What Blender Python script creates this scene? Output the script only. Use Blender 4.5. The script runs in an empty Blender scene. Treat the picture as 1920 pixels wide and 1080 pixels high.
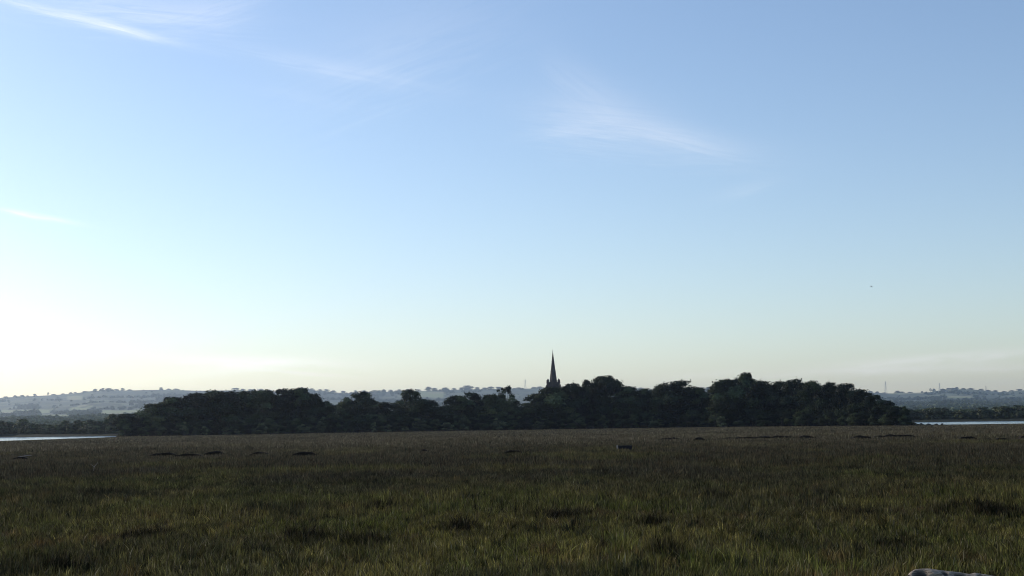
import bpy, bmesh, math, random
import numpy as np
from mathutils import Vector, Matrix

S = bpy.context.scene
COL = S.collection
rad = math.radians

# ------------------------------------------------------------------ camera
EYE, F = 3.0, 2667.0                       # eye height, focal length in px of a 1920 px wide picture
cam = bpy.data.objects.new('camera', bpy.data.cameras.new('camera'))
COL.objects.link(cam)
cam.data.lens = 50
cam.data.sensor_width = 36
cam.data.clip_start = 0.5
cam.data.clip_end = 30000
CM = Matrix.Rotation(math.pi / 2 + math.atan(253 / F), 3, 'X') @ Matrix.Rotation(rad(-0.88), 3, 'Z')
cam.matrix_world = Matrix.Translation((0, 0, EYE)) @ CM.to_4x4()
S.camera = cam

# ------------------------------------------------------------------ sky, sun, exposure
SUN_EL, SUN_AZ = 22.0, -57.0
world = bpy.data.worlds.new('World')
S.world = world
world.use_nodes = True
WN = world.node_tree
sun = bpy.data.objects.new('sun', bpy.data.lights.new('sun', 'SUN'))
COL.objects.link(sun)
sun.data.energy = 3.4
sun.data.angle = rad(0.5)
sun.data.color = (1.0, 0.9, 0.76)
sd = Vector((math.sin(rad(SUN_AZ)) * math.cos(rad(SUN_EL)), math.cos(rad(SUN_AZ)) * math.cos(rad(SUN_EL)), math.sin(rad(SUN_EL))))
sun.rotation_euler = sd.to_track_quat('Z', 'Y').to_euler()
sun.location = (-200, 100, 200)
S.view_settings.view_transform = 'Standard'
S.view_settings.look = 'None'
S.view_settings.exposure = 0.0
S.view_settings.gamma = 1.0
S.view_settings.use_curve_mapping = False
SKY_STRENGTH = 0.160
HAZE_DENSITY = 0.47e-4

S.render.engine = 'CYCLES'
S.cycles.use_denoising = True
S.cycles.denoiser = 'OPENIMAGEDENOISE'
S.cycles.denoising_input_passes = 'RGB_ALBEDO_NORMAL'
S.cycles.denoising_prefilter = 'ACCURATE'
S.cycles.filter_width = 1.0
S.cycles.max_bounces = 6
S.cycles.volume_bounces = 0
S.cycles.transparent_max_bounces = 8


def ray(u, v):
    return CM @ Vector(((u - 960) / F, -(v - 540) / F, -1.0))


def azel(u, v):
    d = ray(u, v)
    return math.degrees(math.atan2(d.x, d.y)), math.degrees(math.atan2(d.z, math.hypot(d.x, d.y)))


def gx(u, y, v=800):
    d = ray(u, v)
    return y * d.x / d.y


def gz(u, v, y):
    d = ray(u, v)
    return EYE + y * d.z / d.y


CI = np.array(CM.inverted())


def project(P):
    q = (P - np.array((0, 0, EYE))) @ CI.T
    w = np.where(q[:, 2] < -1e-3, -q[:, 2], 1e9)
    return 960 + F * q[:, 0] / w, 540 - F * q[:, 1] / w


# cirrus: thin streaks of ice cloud, placed by compass bearing and elevation
def cirrus():
    n, L = WN.nodes, WN.links
    bg = n['Background']
    sky = n.new('ShaderNodeTexSky')
    sky.sky_type = 'NISHITA'
    sky.sun_disc = False
    sky.sun_elevation = rad(SUN_EL)
    sky.sun_rotation = rad(SUN_AZ)
    sky.dust_density = 0.5
    sky.air_density = 1.0
    sky.ozone_density = 2.2

    def M(op, a, b=None, c=None):
        m = n.new('ShaderNodeMath')
        m.operation = op
        for i, x in enumerate((a, b, c)):
            if x is None:
                continue
            if isinstance(x, (int, float)):
                m.inputs[i].default_value = x
            else:
                L.new(x, m.inputs[i])
        return m.outputs[0]
    tc = n.new('ShaderNodeTexCoord')
    sep = n.new('ShaderNodeSeparateXYZ')
    L.new(tc.outputs['Generated'], sep.inputs[0])
    az = M('MULTIPLY', M('ARCTAN2', sep.outputs[0], sep.outputs[1]), 180 / math.pi)
    el = M('MULTIPLY', M('ARCSINE', sep.outputs[2]), 180 / math.pi)
    total = None
    # centre pixel bearing, half length deg, half width deg, tilt deg (down to the right positive), strength, streak frequencies
    clouds = [
        ((150, 36), 3.2, 0.17, 11, 0.40, 3.4), ((250, 18), 3.8, 0.8, 2, 0.26, 2.6), ((235, 54), 1.5, 0.13, 13, 0.32, 3.4), ((400, 14), 2.2, 0.6, -18, 0.16, 3.0),
        ((620, 126), 4.0, 0.34, 10, 0.15, 3.4), ((740, 85), 4.8, 1.9, -20, 0.11, 2.2), ((560, 182), 1.6, 0.25, 8, 0.06, 3.0),
        ((1120, 220), 2.7, 1.1, 8, 0.24, 3.6), ((1190, 240), 2.6, 0.55, 12, 0.13, 4.8), ((1062, 243), 1.6, 0.26, -7, 0.13, 3.4), ((1095, 160), 1.9, 0.75, 38, 0.12, 2.6), ((1285, 262), 2.2, 0.5, 16, 0.20, 3.2),
        ((1400, 355), 1.3, 0.28, -12, 0.10, 3.0), ((1330, 285), 3.2, 0.7, 4, 0.09, 3.0),
        ((80, 407), 1.3, 0.10, 9, 0.34, 2.4), ((40, 402), 0.7, 0.09, 12, 0.25, 2.4),
        ((480, 678), 3.4, 0.22, 2, 0.40, 1.4), ((430, 692), 2.6, 0.25, -6, 0.25, 1.4), ((560, 700), 2.0, 0.09, 5, 0.28, 1.4),
        ((1760, 672), 3.9, 0.20, -3, 0.48, 1.4), ((1600, 697), 3.0, 0.16, -2, 0.44, 1.4), ((1850, 690), 2.5, 0.15, 0, 0.32, 1.4),
        ((1330, 702), 2.0, 0.14, -4, 0.16, 1.4),
    ]
    noises = {}
    for (u, v), sl, sw, tilt, st, fr in clouds:
        a0, e0 = azel(u, v)
        ct, sn = math.cos(rad(tilt)), math.sin(rad(tilt))
        da, de = M('SUBTRACT', az, a0), M('SUBTRACT', el, e0)
        p = M('SUBTRACT', M('MULTIPLY', da, ct), M('MULTIPLY', de, sn))
        q = M('ADD', M('MULTIPLY', da, sn), M('MULTIPLY', de, ct))
        nz = n.new('ShaderNodeTexNoise')
        cb = n.new('ShaderNodeCombineXYZ')
        L.new(M('MULTIPLY', p, 0.22), cb.inputs[0])
        L.new(M('MULTIPLY', q, fr), cb.inputs[1])
        cb.inputs[2].default_value = u * 0.013
        L.new(cb.outputs[0], nz.inputs['Vector'])
        nz.inputs['Scale'].default_value = 1.6
        nz.inputs['Detail'].default_value = 7
        nz.inputs['Roughness'].default_value = 0.62
        nz.inputs['Distortion'].default_value = 0.9
        # ragged outline: the noise also bends the strip
        qq = M('ADD', q, M('MULTIPLY', M('SUBTRACT', nz.outputs[0], 0.5), sw * 2.2))
        g = M('EXPONENT', M('MULTIPLY', M('ADD', M('POWER', M('ABSOLUTE', M('DIVIDE', p, sl)), 2.0),
                                          M('POWER', M('ABSOLUTE', M('DIVIDE', qq, sw)), 2.0)), -1.0))
        s = M('MULTIPLY', M('MULTIPLY', g, st), M('MULTIPLY_ADD', nz.outputs[0], 2.4, -0.45))
        s = M('MAXIMUM', s, 0.0)
        total = s if total is None else M('ADD', total, s)
    mix = n.new('ShaderNodeMix')
    mix.data_type = 'RGBA'
    L.new(M('MINIMUM', total, 0.85), mix.inputs[0])
    L.new(sky.outputs[0], mix.inputs[6])
    # sunlit ice: the sky behind it, whitened
    hs = n.new('ShaderNodeHueSaturation')
    hs.inputs['Saturation'].default_value = 0.25
    hs.inputs['Value'].default_value = 1.25
    L.new(sky.outputs[0], hs.inputs['Color'])
    L.new(hs.outputs[0], mix.inputs[7])
    hue = n.new('ShaderNodeMix')
    hue.data_type = 'RGBA'
    hue.blend_type = 'MULTIPLY'
    hue.inputs[0].default_value = 1
    L.new(mix.outputs[2], hue.inputs[6])
    hue.inputs[7].default_value = (0.985, 0.962, 0.995, 1)
    L.new(hue.outputs[2], bg.inputs[0])
    bg.inputs[1].default_value = SKY_STRENGTH


cirrus()

# ------------------------------------------------------------------ helpers
RNG = np.random.default_rng(7)
random.seed(7)


def hash2(ix, iy, seed):
    h = (ix.astype(np.int64) * 374761393 + iy.astype(np.int64) * 668265263 + seed * 1442695041) & 0xFFFFFFFF
    h = ((h ^ (h >> 13)) * 1274126177) & 0xFFFFFFFF
    return ((h ^ (h >> 16)) & 0xFFFFFF) / float(0xFFFFFF)


def vnoise(x, y, seed=0):
    ix, iy = np.floor(x), np.floor(y)
    fx, fy = x - ix, y - iy
    fx, fy = fx * fx * (3 - 2 * fx), fy * fy * (3 - 2 * fy)
    a, b = hash2(ix, iy, seed), hash2(ix + 1, iy, seed)
    c, d = hash2(ix, iy + 1, seed), hash2(ix + 1, iy + 1, seed)
    return (a * (1 - fx) + b * fx) * (1 - fy) + (c * (1 - fx) + d * fx) * fy


def fbm(x, y, seed=0, oct=4):
    s, a, t = 0, 1.0, 0
    for i in range(oct):
        s = s + a * vnoise(x * 2 ** i, y * 2 ** i, seed + i * 17)
        t += a
        a *= 0.5
    return s / t


def np_mesh(name, V, faces, mat, parent=None, cols=None, smooth=False):
    """faces: list of int arrays (n,k)"""
    me = bpy.data.meshes.new(name)
    V = np.asarray(V, np.float32)
    me.vertices.add(len(V))
    me.vertices.foreach_set('co', V.ravel())
    faces = [f for f in faces if len(f)]
    loops = np.concatenate([f.ravel() for f in faces]).astype(np.int32)
    sizes = np.concatenate([np.full(len(f), f.shape[1]) for f in faces])
    starts = np.concatenate([[0], np.cumsum(sizes)[:-1]]).astype(np.int32)
    me.loops.add(len(loops))
    me.loops.foreach_set('vertex_index', loops)
    me.polygons.add(len(sizes))
    me.polygons.foreach_set('loop_start', starts)
    if smooth:
        me.polygons.foreach_set('use_smooth', np.ones(len(sizes), bool))
    if cols is not None:
        at = me.color_attributes.new('tint', 'FLOAT_COLOR', 'POINT')
        c = np.ones((len(V), 4), np.float32)
        c[:, :3] = cols
        at.data.foreach_set('color', c.ravel())
    me.update(calc_edges=True)
    me.materials.append(mat)
    o = bpy.data.objects.new(name, me)
    COL.objects.link(o)
    if parent:
        o.parent = parent
    return o


def bm_obj(name, bm, mat, parent=None, smooth=False):
    me = bpy.data.meshes.new(name)
    bmesh.ops.recalc_face_normals(bm, faces=bm.faces)
    bm.to_mesh(me)
    bm.free()
    if smooth:
        for p in me.polygons:
            p.use_smooth = True
    me.materials.append(mat)
    o = bpy.data.objects.new(name, me)
    COL.objects.link(o)
    if parent:
        o.parent = parent
    return o


def tag(o, label=None, cat=None, group=None, kind=None):
    for k, x in (('label', label), ('category', cat), ('group', group), ('kind', kind)):
        if x:
            o[k] = x
    return o


def thing(name, loc, label, cat, group=None, rz=0.0):
    o = bpy.data.objects.new(name, None)
    COL.objects.link(o)
    o.location = loc
    o.rotation_euler = (0, 0, rz)
    return tag(o, label, cat, group)


def bar(bm, a, b, r0, r1=None, n=4):
    a, b = Vector(a), Vector(b)
    r1 = r0 if r1 is None else r1
    d = (b - a).normalized()
    x = d.orthogonal().normalized()
    y = d.cross(x)
    ring = []
    for p, r in ((a, r0), (b, r1)):
        ring.append([bm.verts.new(p + (x * math.cos(t) + y * math.sin(t)) * r) for t in [2 * math.pi * i / n for i in range(n)]])
    for i in range(n):
        bm.faces.new((ring[0][i], ring[0][(i + 1) % n], ring[1][(i + 1) % n], ring[1][i]))
    bm.faces.new(ring[0][::-1])
    bm.faces.new(ring[1])


def box(bm, x0, x1, y0, y1, z0, z1):
    v = [bm.verts.new(p) for p in ((x0, y0, z0), (x1, y0, z0), (x1, y1, z0), (x0, y1, z0), (x0, y0, z1), (x1, y0, z1), (x1, y1, z1), (x0, y1, z1))]
    for f in ((3, 2, 1, 0), (4, 5, 6, 7), (0, 1, 5, 4), (1, 2, 6, 5), (2, 3, 7, 6), (3, 0, 4, 7)):
        bm.faces.new([v[i] for i in f])


# ------------------------------------------------------------------ materials
def new_mat(name):
    m = bpy.data.materials.new(name)
    m.use_nodes = True
    return m, m.node_tree.nodes, m.node_tree.links, m.node_tree.nodes['Principled BSDF']


def noise_mat(name, c0, c1, scale, rough=0.85, detail=6, bump=0.0, bump_scale=None, stretch=None):
    m, n, L, p = new_mat(name)
    tc = n.new('ShaderNodeTexCoord')
    src = tc.outputs['Object']
    if stretch:
        mp = n.new('ShaderNodeMapping')
        mp.inputs['Scale'].default_value = stretch
        L.new(src, mp.inputs['Vector'])
        src = mp.outputs[0]
    nz = n.new('ShaderNodeTexNoise')
    nz.inputs['Scale'].default_value = scale
    nz.inputs['Detail'].default_value = detail
    nz.inputs['Roughness'].default_value = 0.65
    L.new(src, nz.inputs['Vector'])
    r = n.new('ShaderNodeValToRGB')
    r.color_ramp.elements[0].position = 0.35
    r.color_ramp.elements[1].position = 0.68
    r.color_ramp.elements[0].color = (*c0, 1)
    r.color_ramp.elements[1].color = (*c1, 1)
    L.new(nz.outputs[0], r.inputs[0])
    L.new(r.outputs[0], p.inputs['Base Color'])
    p.inputs['Roughness'].default_value = rough
    if bump:
        b = n.new('ShaderNodeBump')
        b.inputs['Strength'].default_value = bump
        if bump_scale:
            n2 = n.new('ShaderNodeTexNoise')
            n2.inputs['Scale'].default_value = bump_scale
            n2.inputs['Detail'].default_value = 5
            L.new(src, n2.inputs['Vector'])
            L.new(n2.outputs[0], b.inputs['Height'])
        else:
            L.new(nz.outputs[0], b.inputs['Height'])
        L.new(b.outputs[0], p.inputs['Normal'])
    return m


def tint_mat(name, base, trans=0.25, rough=0.6, spec=0.3, mul=None):
    """leaf-like material: its own tint per vertex, part of the light passing through"""
    m, n, L, p = new_mat(name)
    at = n.new('ShaderNodeAttribute')
    at.attribute_name = 'tint'
    mx = n.new('ShaderNodeMix')
    mx.data_type = 'RGBA'
    mx.blend_type = 'MULTIPLY'
    mx.inputs[0].default_value = 1
    L.new(at.outputs['Color'], mx.inputs[6])
    mx.inputs[7].default_value = (*base, 1)
    L.new(mx.outputs[2], p.inputs['Base Color'])
    p.inputs['Roughness'].default_value = rough
    p.inputs['Specular IOR Level'].default_value = spec
    if trans:
        t = n.new('ShaderNodeBsdfTranslucent')
        L.new(mx.outputs[2], t.inputs[0])
        ms = n.new('ShaderNodeMixShader')
        ms.inputs[0].default_value = trans
        L.new(p.outputs[0], ms.inputs[1])
        L.new(t.outputs[0], ms.inputs[2])
        L.new(ms.outputs[0], n['Material Output'].inputs[0])
    return m


M_GROUND = noise_mat('ground_peat', (0.008, 0.007, 0.004), (0.020, 0.017, 0.009), 0.6, 0.95)
M_GROUND.node_tree.nodes['Principled BSDF'].inputs['Specular IOR Level'].default_value = 0.0
M_GRASS = tint_mat('grass_blades', (1, 1, 1), 0.25, 0.7, 0.06)
M_BARK = noise_mat('bark', (0.035, 0.030, 0.024), (0.085, 0.075, 0.060), 6, 0.95, bump=0.5)
M_PEAT = noise_mat('peat', (0.010, 0.008, 0.007), (0.026, 0.021, 0.017), 3, 0.9, bump=0.6)
M_ROCK = noise_mat('shore_stone', (0.03, 0.03, 0.03), (0.09, 0.088, 0.082), 2, 0.9, bump=0.5)
M_STONE = noise_mat('spire_sandstone', (0.060, 0.052, 0.055), (0.13, 0.112, 0.105), 0.9, 0.92, bump=0.3)
M_SLATE = noise_mat('slate', (0.03, 0.032, 0.038), (0.06, 0.062, 0.07), 3, 0.7)
M_DARK = noise_mat('louvre_wood', (0.010, 0.009, 0.009), (0.02, 0.018, 0.016), 4, 0.9)
M_STEEL = noise_mat('galvanised_steel', (0.20, 0.21, 0.22), (0.30, 0.31, 0.32), 1.5, 0.6)
M_WHITE = noise_mat('whitewash', (0.62, 0.61, 0.58), (0.78, 0.77, 0.74), 0.4, 0.9)
M_CONC = noise_mat('concrete', (0.022, 0.022, 0.024), (0.042, 0.042, 0.044), 6, 0.9, bump=0.3)
M_POST = noise_mat('pale_timber', (0.20, 0.18, 0.17), (0.34, 0.31, 0.29), 9, 0.85)
M_HOLLOW = noise_mat('trough_inside', (0.008, 0.008, 0.012), (0.02, 0.02, 0.028), 6, 0.6)
M_FEATHER = noise_mat('feathers', (0.03, 0.03, 0.035), (0.07, 0.07, 0.075), 20, 0.8)
for m_ in (M_PEAT, M_CONC, M_HOLLOW, M_POST, M_STONE, M_ROCK):
    m_.node_tree.nodes['Principled BSDF'].inputs['Specular IOR Level'].default_value = 0.06
LEAF = {
    'oak': tint_mat('leaves_oak', (0.029, 0.040, 0.020), 0.10, 0.6, 0.03),
    'ash': tint_mat('leaves_ash', (0.044, 0.056, 0.027), 0.10, 0.6, 0.03),
    'dark': tint_mat('leaves_dark', (0.014, 0.021, 0.012), 0.08, 0.6, 0.03),
    'willow': tint_mat('leaves_willow', (0.060, 0.074, 0.034), 0.2, 0.6, 0.2),
    'hillside': tint_mat('leaves_hillside', (0.085, 0.105, 0.062), 0.12, 0.8, 0.05),
    'far': tint_mat('leaves_bankside', (0.050, 0.062, 0.028), 0.12, 0.65, 0.2),
}

# ------------------------------------------------------------------ land: where the shores lie
US = np.array([-1500, -900, -400, 0, 100, 196, 220, 232, 1680, 1702, 1722, 1760, 1920, 2300, 2900, 3600], float)
YS = np.array([250, 330, 390, 468, 512, 560, 592, 790, 790, 640, 592, 563, 545, 500, 430, 330], float)
TS = np.array([gx(u, 1.0) for u in US])
UF = np.array([-1500, -900, 0, 210, 960, 1720, 1920, 2900, 3600], float)
YF = np.array([760, 790, 800, 757, 900, 962, 914, 860, 800], float)
TF = np.array([gx(u, 1.0) for u in UF])
WATER_Z = -0.6
WT = np.array([gx(u, 1.0) for u in (239, 366, 620, 1000, 1140, 1270, 1400, 1524, 1600, 1696)])
WY = np.array([585, 602, 622, 640, 642, 630, 608, 582, 556, 514], float)


HOLES = [(255, 1012, 0.75), (690, 1024, 0.7), (1610, 972, 1.0), (190, 928, 1.0), (720, 958, 0.9), (1230, 990, 0.7), (1325, 935, 0.9), (1855, 970, 1.2), (1690, 1030, 0.8), (1260, 1045, 0.5),
         (110, 1070, 0.6), (560, 1020, 0.8), (860, 1000, 0.7), (1040, 975, 1.2)]
hole_xy = []
for u, v, r in HOLES:
    hz = 793 + (960 - u) * math.tan(rad(0.88))
    y = EYE * F / (v - hz)
    hole_xy.append((gx(u, y, v), y, r))


def land_z(x, y):
    t = x / np.maximum(y, 1.0)
    ys = np.interp(t, TS, YS) + (fbm(x * 0.05, y * 0.05, 3, 3) - 0.5) * 9
    e = np.clip((ys - y) / 9.0 * 0.5 + 0.5, 0, 1)
    e = e * e * (3 - 2 * e)
    und = (fbm(x / 26, y / 26, 5, 4) - 0.5) * 0.34 + (fbm(x / 8, y / 8, 9, 2) - 0.5) * 0.10
    fade = np.clip(y / 30, 0.3, 1)
    low = np.clip((y - 200) / 220, 0, 1)
    dip = 0
    isle = np.clip((y - np.interp(t, WT, WY) - 2) / 14, 0, 1) * np.clip((790 - y) / 40, 0, 1) * np.clip((t - WT[0]) / 0.012 + 1, 0, 1) * np.clip((WT[-1] - t) / 0.012 + 1, 0, 1)
    dip = dip + 1.9 * isle * isle * (3 - 2 * isle)
    return und * fade * e * (1 - 0.5 * low) - 0.24 * low * low * (3 - 2 * low) + dip + (1 - e) * -1.7


def grid_faces(nr, nc):
    i = np.arange(nr - 1)[:, None] * nc + np.arange(nc - 1)[None, :]
    i = i.ravel()
    return np.stack([i, i + 1, i + nc + 1, i + nc], 1)


xs = np.arange(-640, 641, 2.0)
ys = np.arange(-80, 800, 2.0)
X, Y = np.meshgrid(xs, ys)
Z = land_z(X, Y)
o = np_mesh('ground', np.stack([X, Y, Z], -1).reshape(-1, 3), [grid_faces(len(ys), len(xs))], M_GROUND, smooth=True)
tag(o, 'flat rushy peat meadow reaching from the viewer to the wood', kind='structure')


def water_material():
    m, n, L, p = new_mat('lough_water')
    p.inputs['Base Color'].default_value = (0.02, 0.03, 0.04, 1)
    p.inputs['IOR'].default_value = 1.9
    tc = n.new('ShaderNodeTexCoord')
    mp = n.new('ShaderNodeMapping')
    mp.inputs['Scale'].default_value = (0.004, 0.05, 1)
    L.new(tc.outputs['Object'], mp.inputs[0])
    nz = n.new('ShaderNodeTexNoise')
    nz.inputs['Scale'].default_value = 1.0
    nz.inputs['Detail'].default_value = 3
    L.new(mp.outputs[0], nz.inputs['Vector'])
    mr = n.new('ShaderNodeMapRange')
    mr.inputs['From Min'].default_value = 0.4
    mr.inputs['From Max'].default_value = 0.6
    mr.inputs['To Min'].default_value = 0.10
    mr.inputs['To Max'].default_value = 0.22
    L.new(nz.outputs[0], mr.inputs[0])
    L.new(mr.outputs[0], p.inputs['Roughness'])
    w = n.new('ShaderNodeTexNoise')
    w.inputs['Scale'].default_value = 0.9
    w.inputs['Detail'].default_value = 4
    L.new(tc.outputs['Object'], w.inputs['Vector'])
    b = n.new('ShaderNodeBump')
    b.inputs['Strength'].default_value = 0.5
    b.inputs['Distance'].default_value = 0.25
    L.new(w.outputs[0], b.inputs['Height'])
    L.new(b.outputs[0], p.inputs['Normal'])
    return m


M_WATER = water_material()
bm = bmesh.new()
vs = [bm.verts.new(p) for p in ((-2500, 150, WATER_Z), (2500, 150, WATER_Z), (2500, 1600, WATER_Z), (-2500, 1600, WATER_Z))]
bm.faces.new(vs)
tag(bm_obj('water', bm, M_WATER), 'bright lough water lying beyond the meadow on both sides of the wood', kind='structure')

# far land: shore, farmed hillside and skyline
SKY = [(-900, 752), (-500, 748), (-200, 750), (0, 746), (60, 743), (90, 741.5), (130, 739), (175, 733), (200, 732), (230, 732.5), (300, 731), (345, 732), (370, 733), (440, 732),
       (480, 733), (520, 735), (560, 732), (575, 731), (600, 733), (640, 737), (660, 738), (700, 736), (760, 734), (800, 733), (860, 731), (880, 730),
       (900, 731), (930, 731), (960, 729), (990, 729), (1010, 728), (1100, 729), (1180, 731), (1320, 731), (1340, 731), (1500, 734), (1630, 736), (1665, 738), (1700, 737),
       (1740, 736), (1760, 732.5), (1790, 730), (1830, 731), (1860, 734), (1880, 736), (1900, 734), (1920, 732), (2200, 728), (2600, 735), (3000, 738)]
CREST = 10500.0
sk_t = np.array([gx(u, 1.0, v) for u, v in SKY])
sk_z = np.array([gz(u, v, CREST) for u, v in SKY])


def hill_z(t, y):
    yf = np.interp(t, TF, YF) + (fbm(t * 60, t * 0 + 3.3, 31, 3) - 0.5) * 14
    s = (y - yf) / (CREST - yf)
    zc = np.interp(t, sk_t, sk_z)
    sc = np.clip(s, 0, 1)
    prof = 0.12 * sc + 0.88 * sc ** 2.5
    x = t * y
    roll = (fbm(x / 560, y / 640, 41, 3) - 0.5) * 38 * np.sin(np.pi * sc) * np.clip(sc * 3, 0, 1)
    back = np.clip(s - 1, 0, 2)
    z = zc * prof + roll - back * 75 - 0.1 * back * zc
    shore = np.clip((y - yf) / 10.0, -1, 1) * 1.1 - 0.1
    return np.where(s > 0, z + np.minimum(shore, 0.9), shore - 0.4)


tcol = np.linspace(gx(-1300, 1.0), gx(3200, 1.0), 1100)
yrow = np.concatenate([np.linspace(700, 1100, 70), 1100 * (CREST / 1100) ** np.linspace(0, 1, 190)[1:], np.linspace(CREST, 14500, 24)[1:]])
TT, YY = np.meshgrid(tcol, yrow)
HZ = hill_z(TT, YY)
HP = np.stack([TT * YY, YY, HZ], -1).reshape(-1, 3)
hu, hv = project(HP)
hx, hy = HP[:, 0], HP[:, 1]


def field_cells(x, y, seed):
    """farm parcels: nearest of jittered points, returning parcel id and hedge nearness"""
    sx, sy = 150.0, 210.0
    gx_, gy_ = x / sx, y / sy
    bi = np.zeros_like(x)
    d1 = np.full_like(x, 9.0)
    d2 = np.full_like(x, 9.0)
    for i in (-1, 0, 1):
        for j in (-1, 0, 1):
            cx, cy = np.floor(gx_) + i, np.floor(gy_) + j
            px = cx + 0.15 + 0.7 * hash2(cx, cy, seed)
            py = cy + 0.15 + 0.7 * hash2(cx, cy, seed + 5)
            d = np.hypot(px - gx_, py - gy_)
            idn = hash2(cx, cy, seed + 9)
            near = d < d1
            d2 = np.where(near, d1, np.minimum(d2, d))
            bi = np.where(near, idn, bi)
            d1 = np.where(near, d, d1)
    return bi, d2 - d1


cell, hedge = field_cells(hx, hy, 77)
wood = fbm(hx / 330, hy / 500, 91, 4)
FIELDS = [(0, 95, 768, 775.5), (75, 131, 777, 782), (88, 125, 782, 787.5), (144, 176, 760, 763.3), (130, 166, 764, 770), (187, 262, 769, 779), (0, 58, 781, 788),
          (125, 156, 742, 750), (784, 833, 734, 746), (698, 714, 754, 764), (1776, 1824, 741.5, 747), (1740, 1778, 760.5, 763.5), (1667, 1732, 735, 739.5)]
field = np.zeros(len(hx))
for u0, u1, v0, v1 in FIELDS:
    wob = (fbm(hx / 60, hy / 90, 13, 2) - 0.5) * 3
    m = np.minimum(np.minimum((hu - u0) / 3, (u1 - hu) / 3), np.minimum((hv + wob - v0), (v1 - hv - wob)))
    field = np.maximum(field, np.clip(m, 0, 1))
c_dark = np.array((0.085, 0.098, 0.066))
c_mid = np.array((0.140, 0.155, 0.090))
c_pale = np.array((0.25, 0.27, 0.135))
c_hay = np.array((0.29, 0.27, 0.16))
base = c_dark + (c_mid - c_dark) * np.clip((cell[:, None] - 0.35) * 2.2, 0, 1)
base = base * (0.8 + 0.4 * fbm(hx / 25, hy / 40, 5, 3))[:, None]
hm = np.clip(1 - hedge / 0.05, 0, 1)[:, None]
base = base * (1 - hm) + c_dark * 0.8 * hm
wm = np.clip((wood - 0.58) * 14, 0, 1)[:, None]
base = base * (1 - wm) + c_dark * wm
pale = np.where((hash2(np.floor(hx / 200), np.floor(hy / 300), 6) > 0.8)[:, None], c_hay, c_pale)
base = base * (1 - field[:, None]) + pale * field[:, None]
shore_ = np.clip(1 - (hy - np.interp(hx / hy, TF, YF)) / 70, 0, 1)[:, None] ** 0.5
base = base * (1 - shore_) + np.array((0.022, 0.026, 0.016)) * shore_
M_HILL = tint_mat('hill_pasture', (1, 1, 1), 0.0, 0.95, 0.1)
o = np_mesh('hills', HP, [grid_faces(len(yrow), len(tcol))], M_HILL, cols=base, smooth=True)
tag(o, 'long low farmed hills across the far shore', kind='structure')


# ------------------------------------------------------------------ trees
def leaf_quads(P, N, size, rng, flat=1.5):
    n = len(P)
    r = rng.normal(size=(n, 3))
    nn = N * flat + r / np.linalg.norm(r, axis=1, keepdims=True)
    nn /= np.linalg.norm(nn, axis=1, keepdims=True)
    a = np.cross(nn, rng.normal(size=(n, 3)))
    a /= np.linalg.norm(a, axis=1, keepdims=True) + 1e-9
    b = np.cross(nn, a)
    s = size * rng.uniform(0.55, 1.35, (n, 1))
    k = rng.uniform(0.5, 0.9, (n, 1))
    V = np.stack([P - a * s, P - b * s * k, P + a * s, P + b * s * k], 1).reshape(-1, 3)
    return V, np.arange(4 * n).reshape(-1, 4)


def envelope(kind, h, rng):
    """crown half width (share of its greatest) at height h (0..1)"""
    if kind == 'dome':
        return np.where(h < 0.45, 0.80 + 0.2 * (h / 0.45), np.sqrt(np.clip(1 - ((h - 0.45) / 0.55) ** 2, 0, 1)))
    if kind == 'tall':
        return np.where(h < 0.5, 0.72 + 0.28 * (h / 0.5), np.clip(1 - ((h - 0.5) / 0.5) ** 2.2, 0, 1) ** 0.6)
    if kind == 'umbrella':
        return np.where(h < 0.62, 0.42 + 0.5 * (h / 0.62) ** 2, np.sqrt(np.clip(1 - ((h - 0.62) / 0.38) ** 2, 0, 1)))
    if kind == 'open':
        return np.where(h < 0.5, 0.55 + 0.45 * (h / 0.5), np.clip(1 - ((h - 0.5) / 0.5) ** 2, 0, 1) ** 0.5)
    return np.where(h < 0.35, 0.9 + 0.1 * (h / 0.35), np.sqrt(np.clip(1 - ((h - 0.35) / 0.65) ** 2, 0, 1)))      # bush


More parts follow.
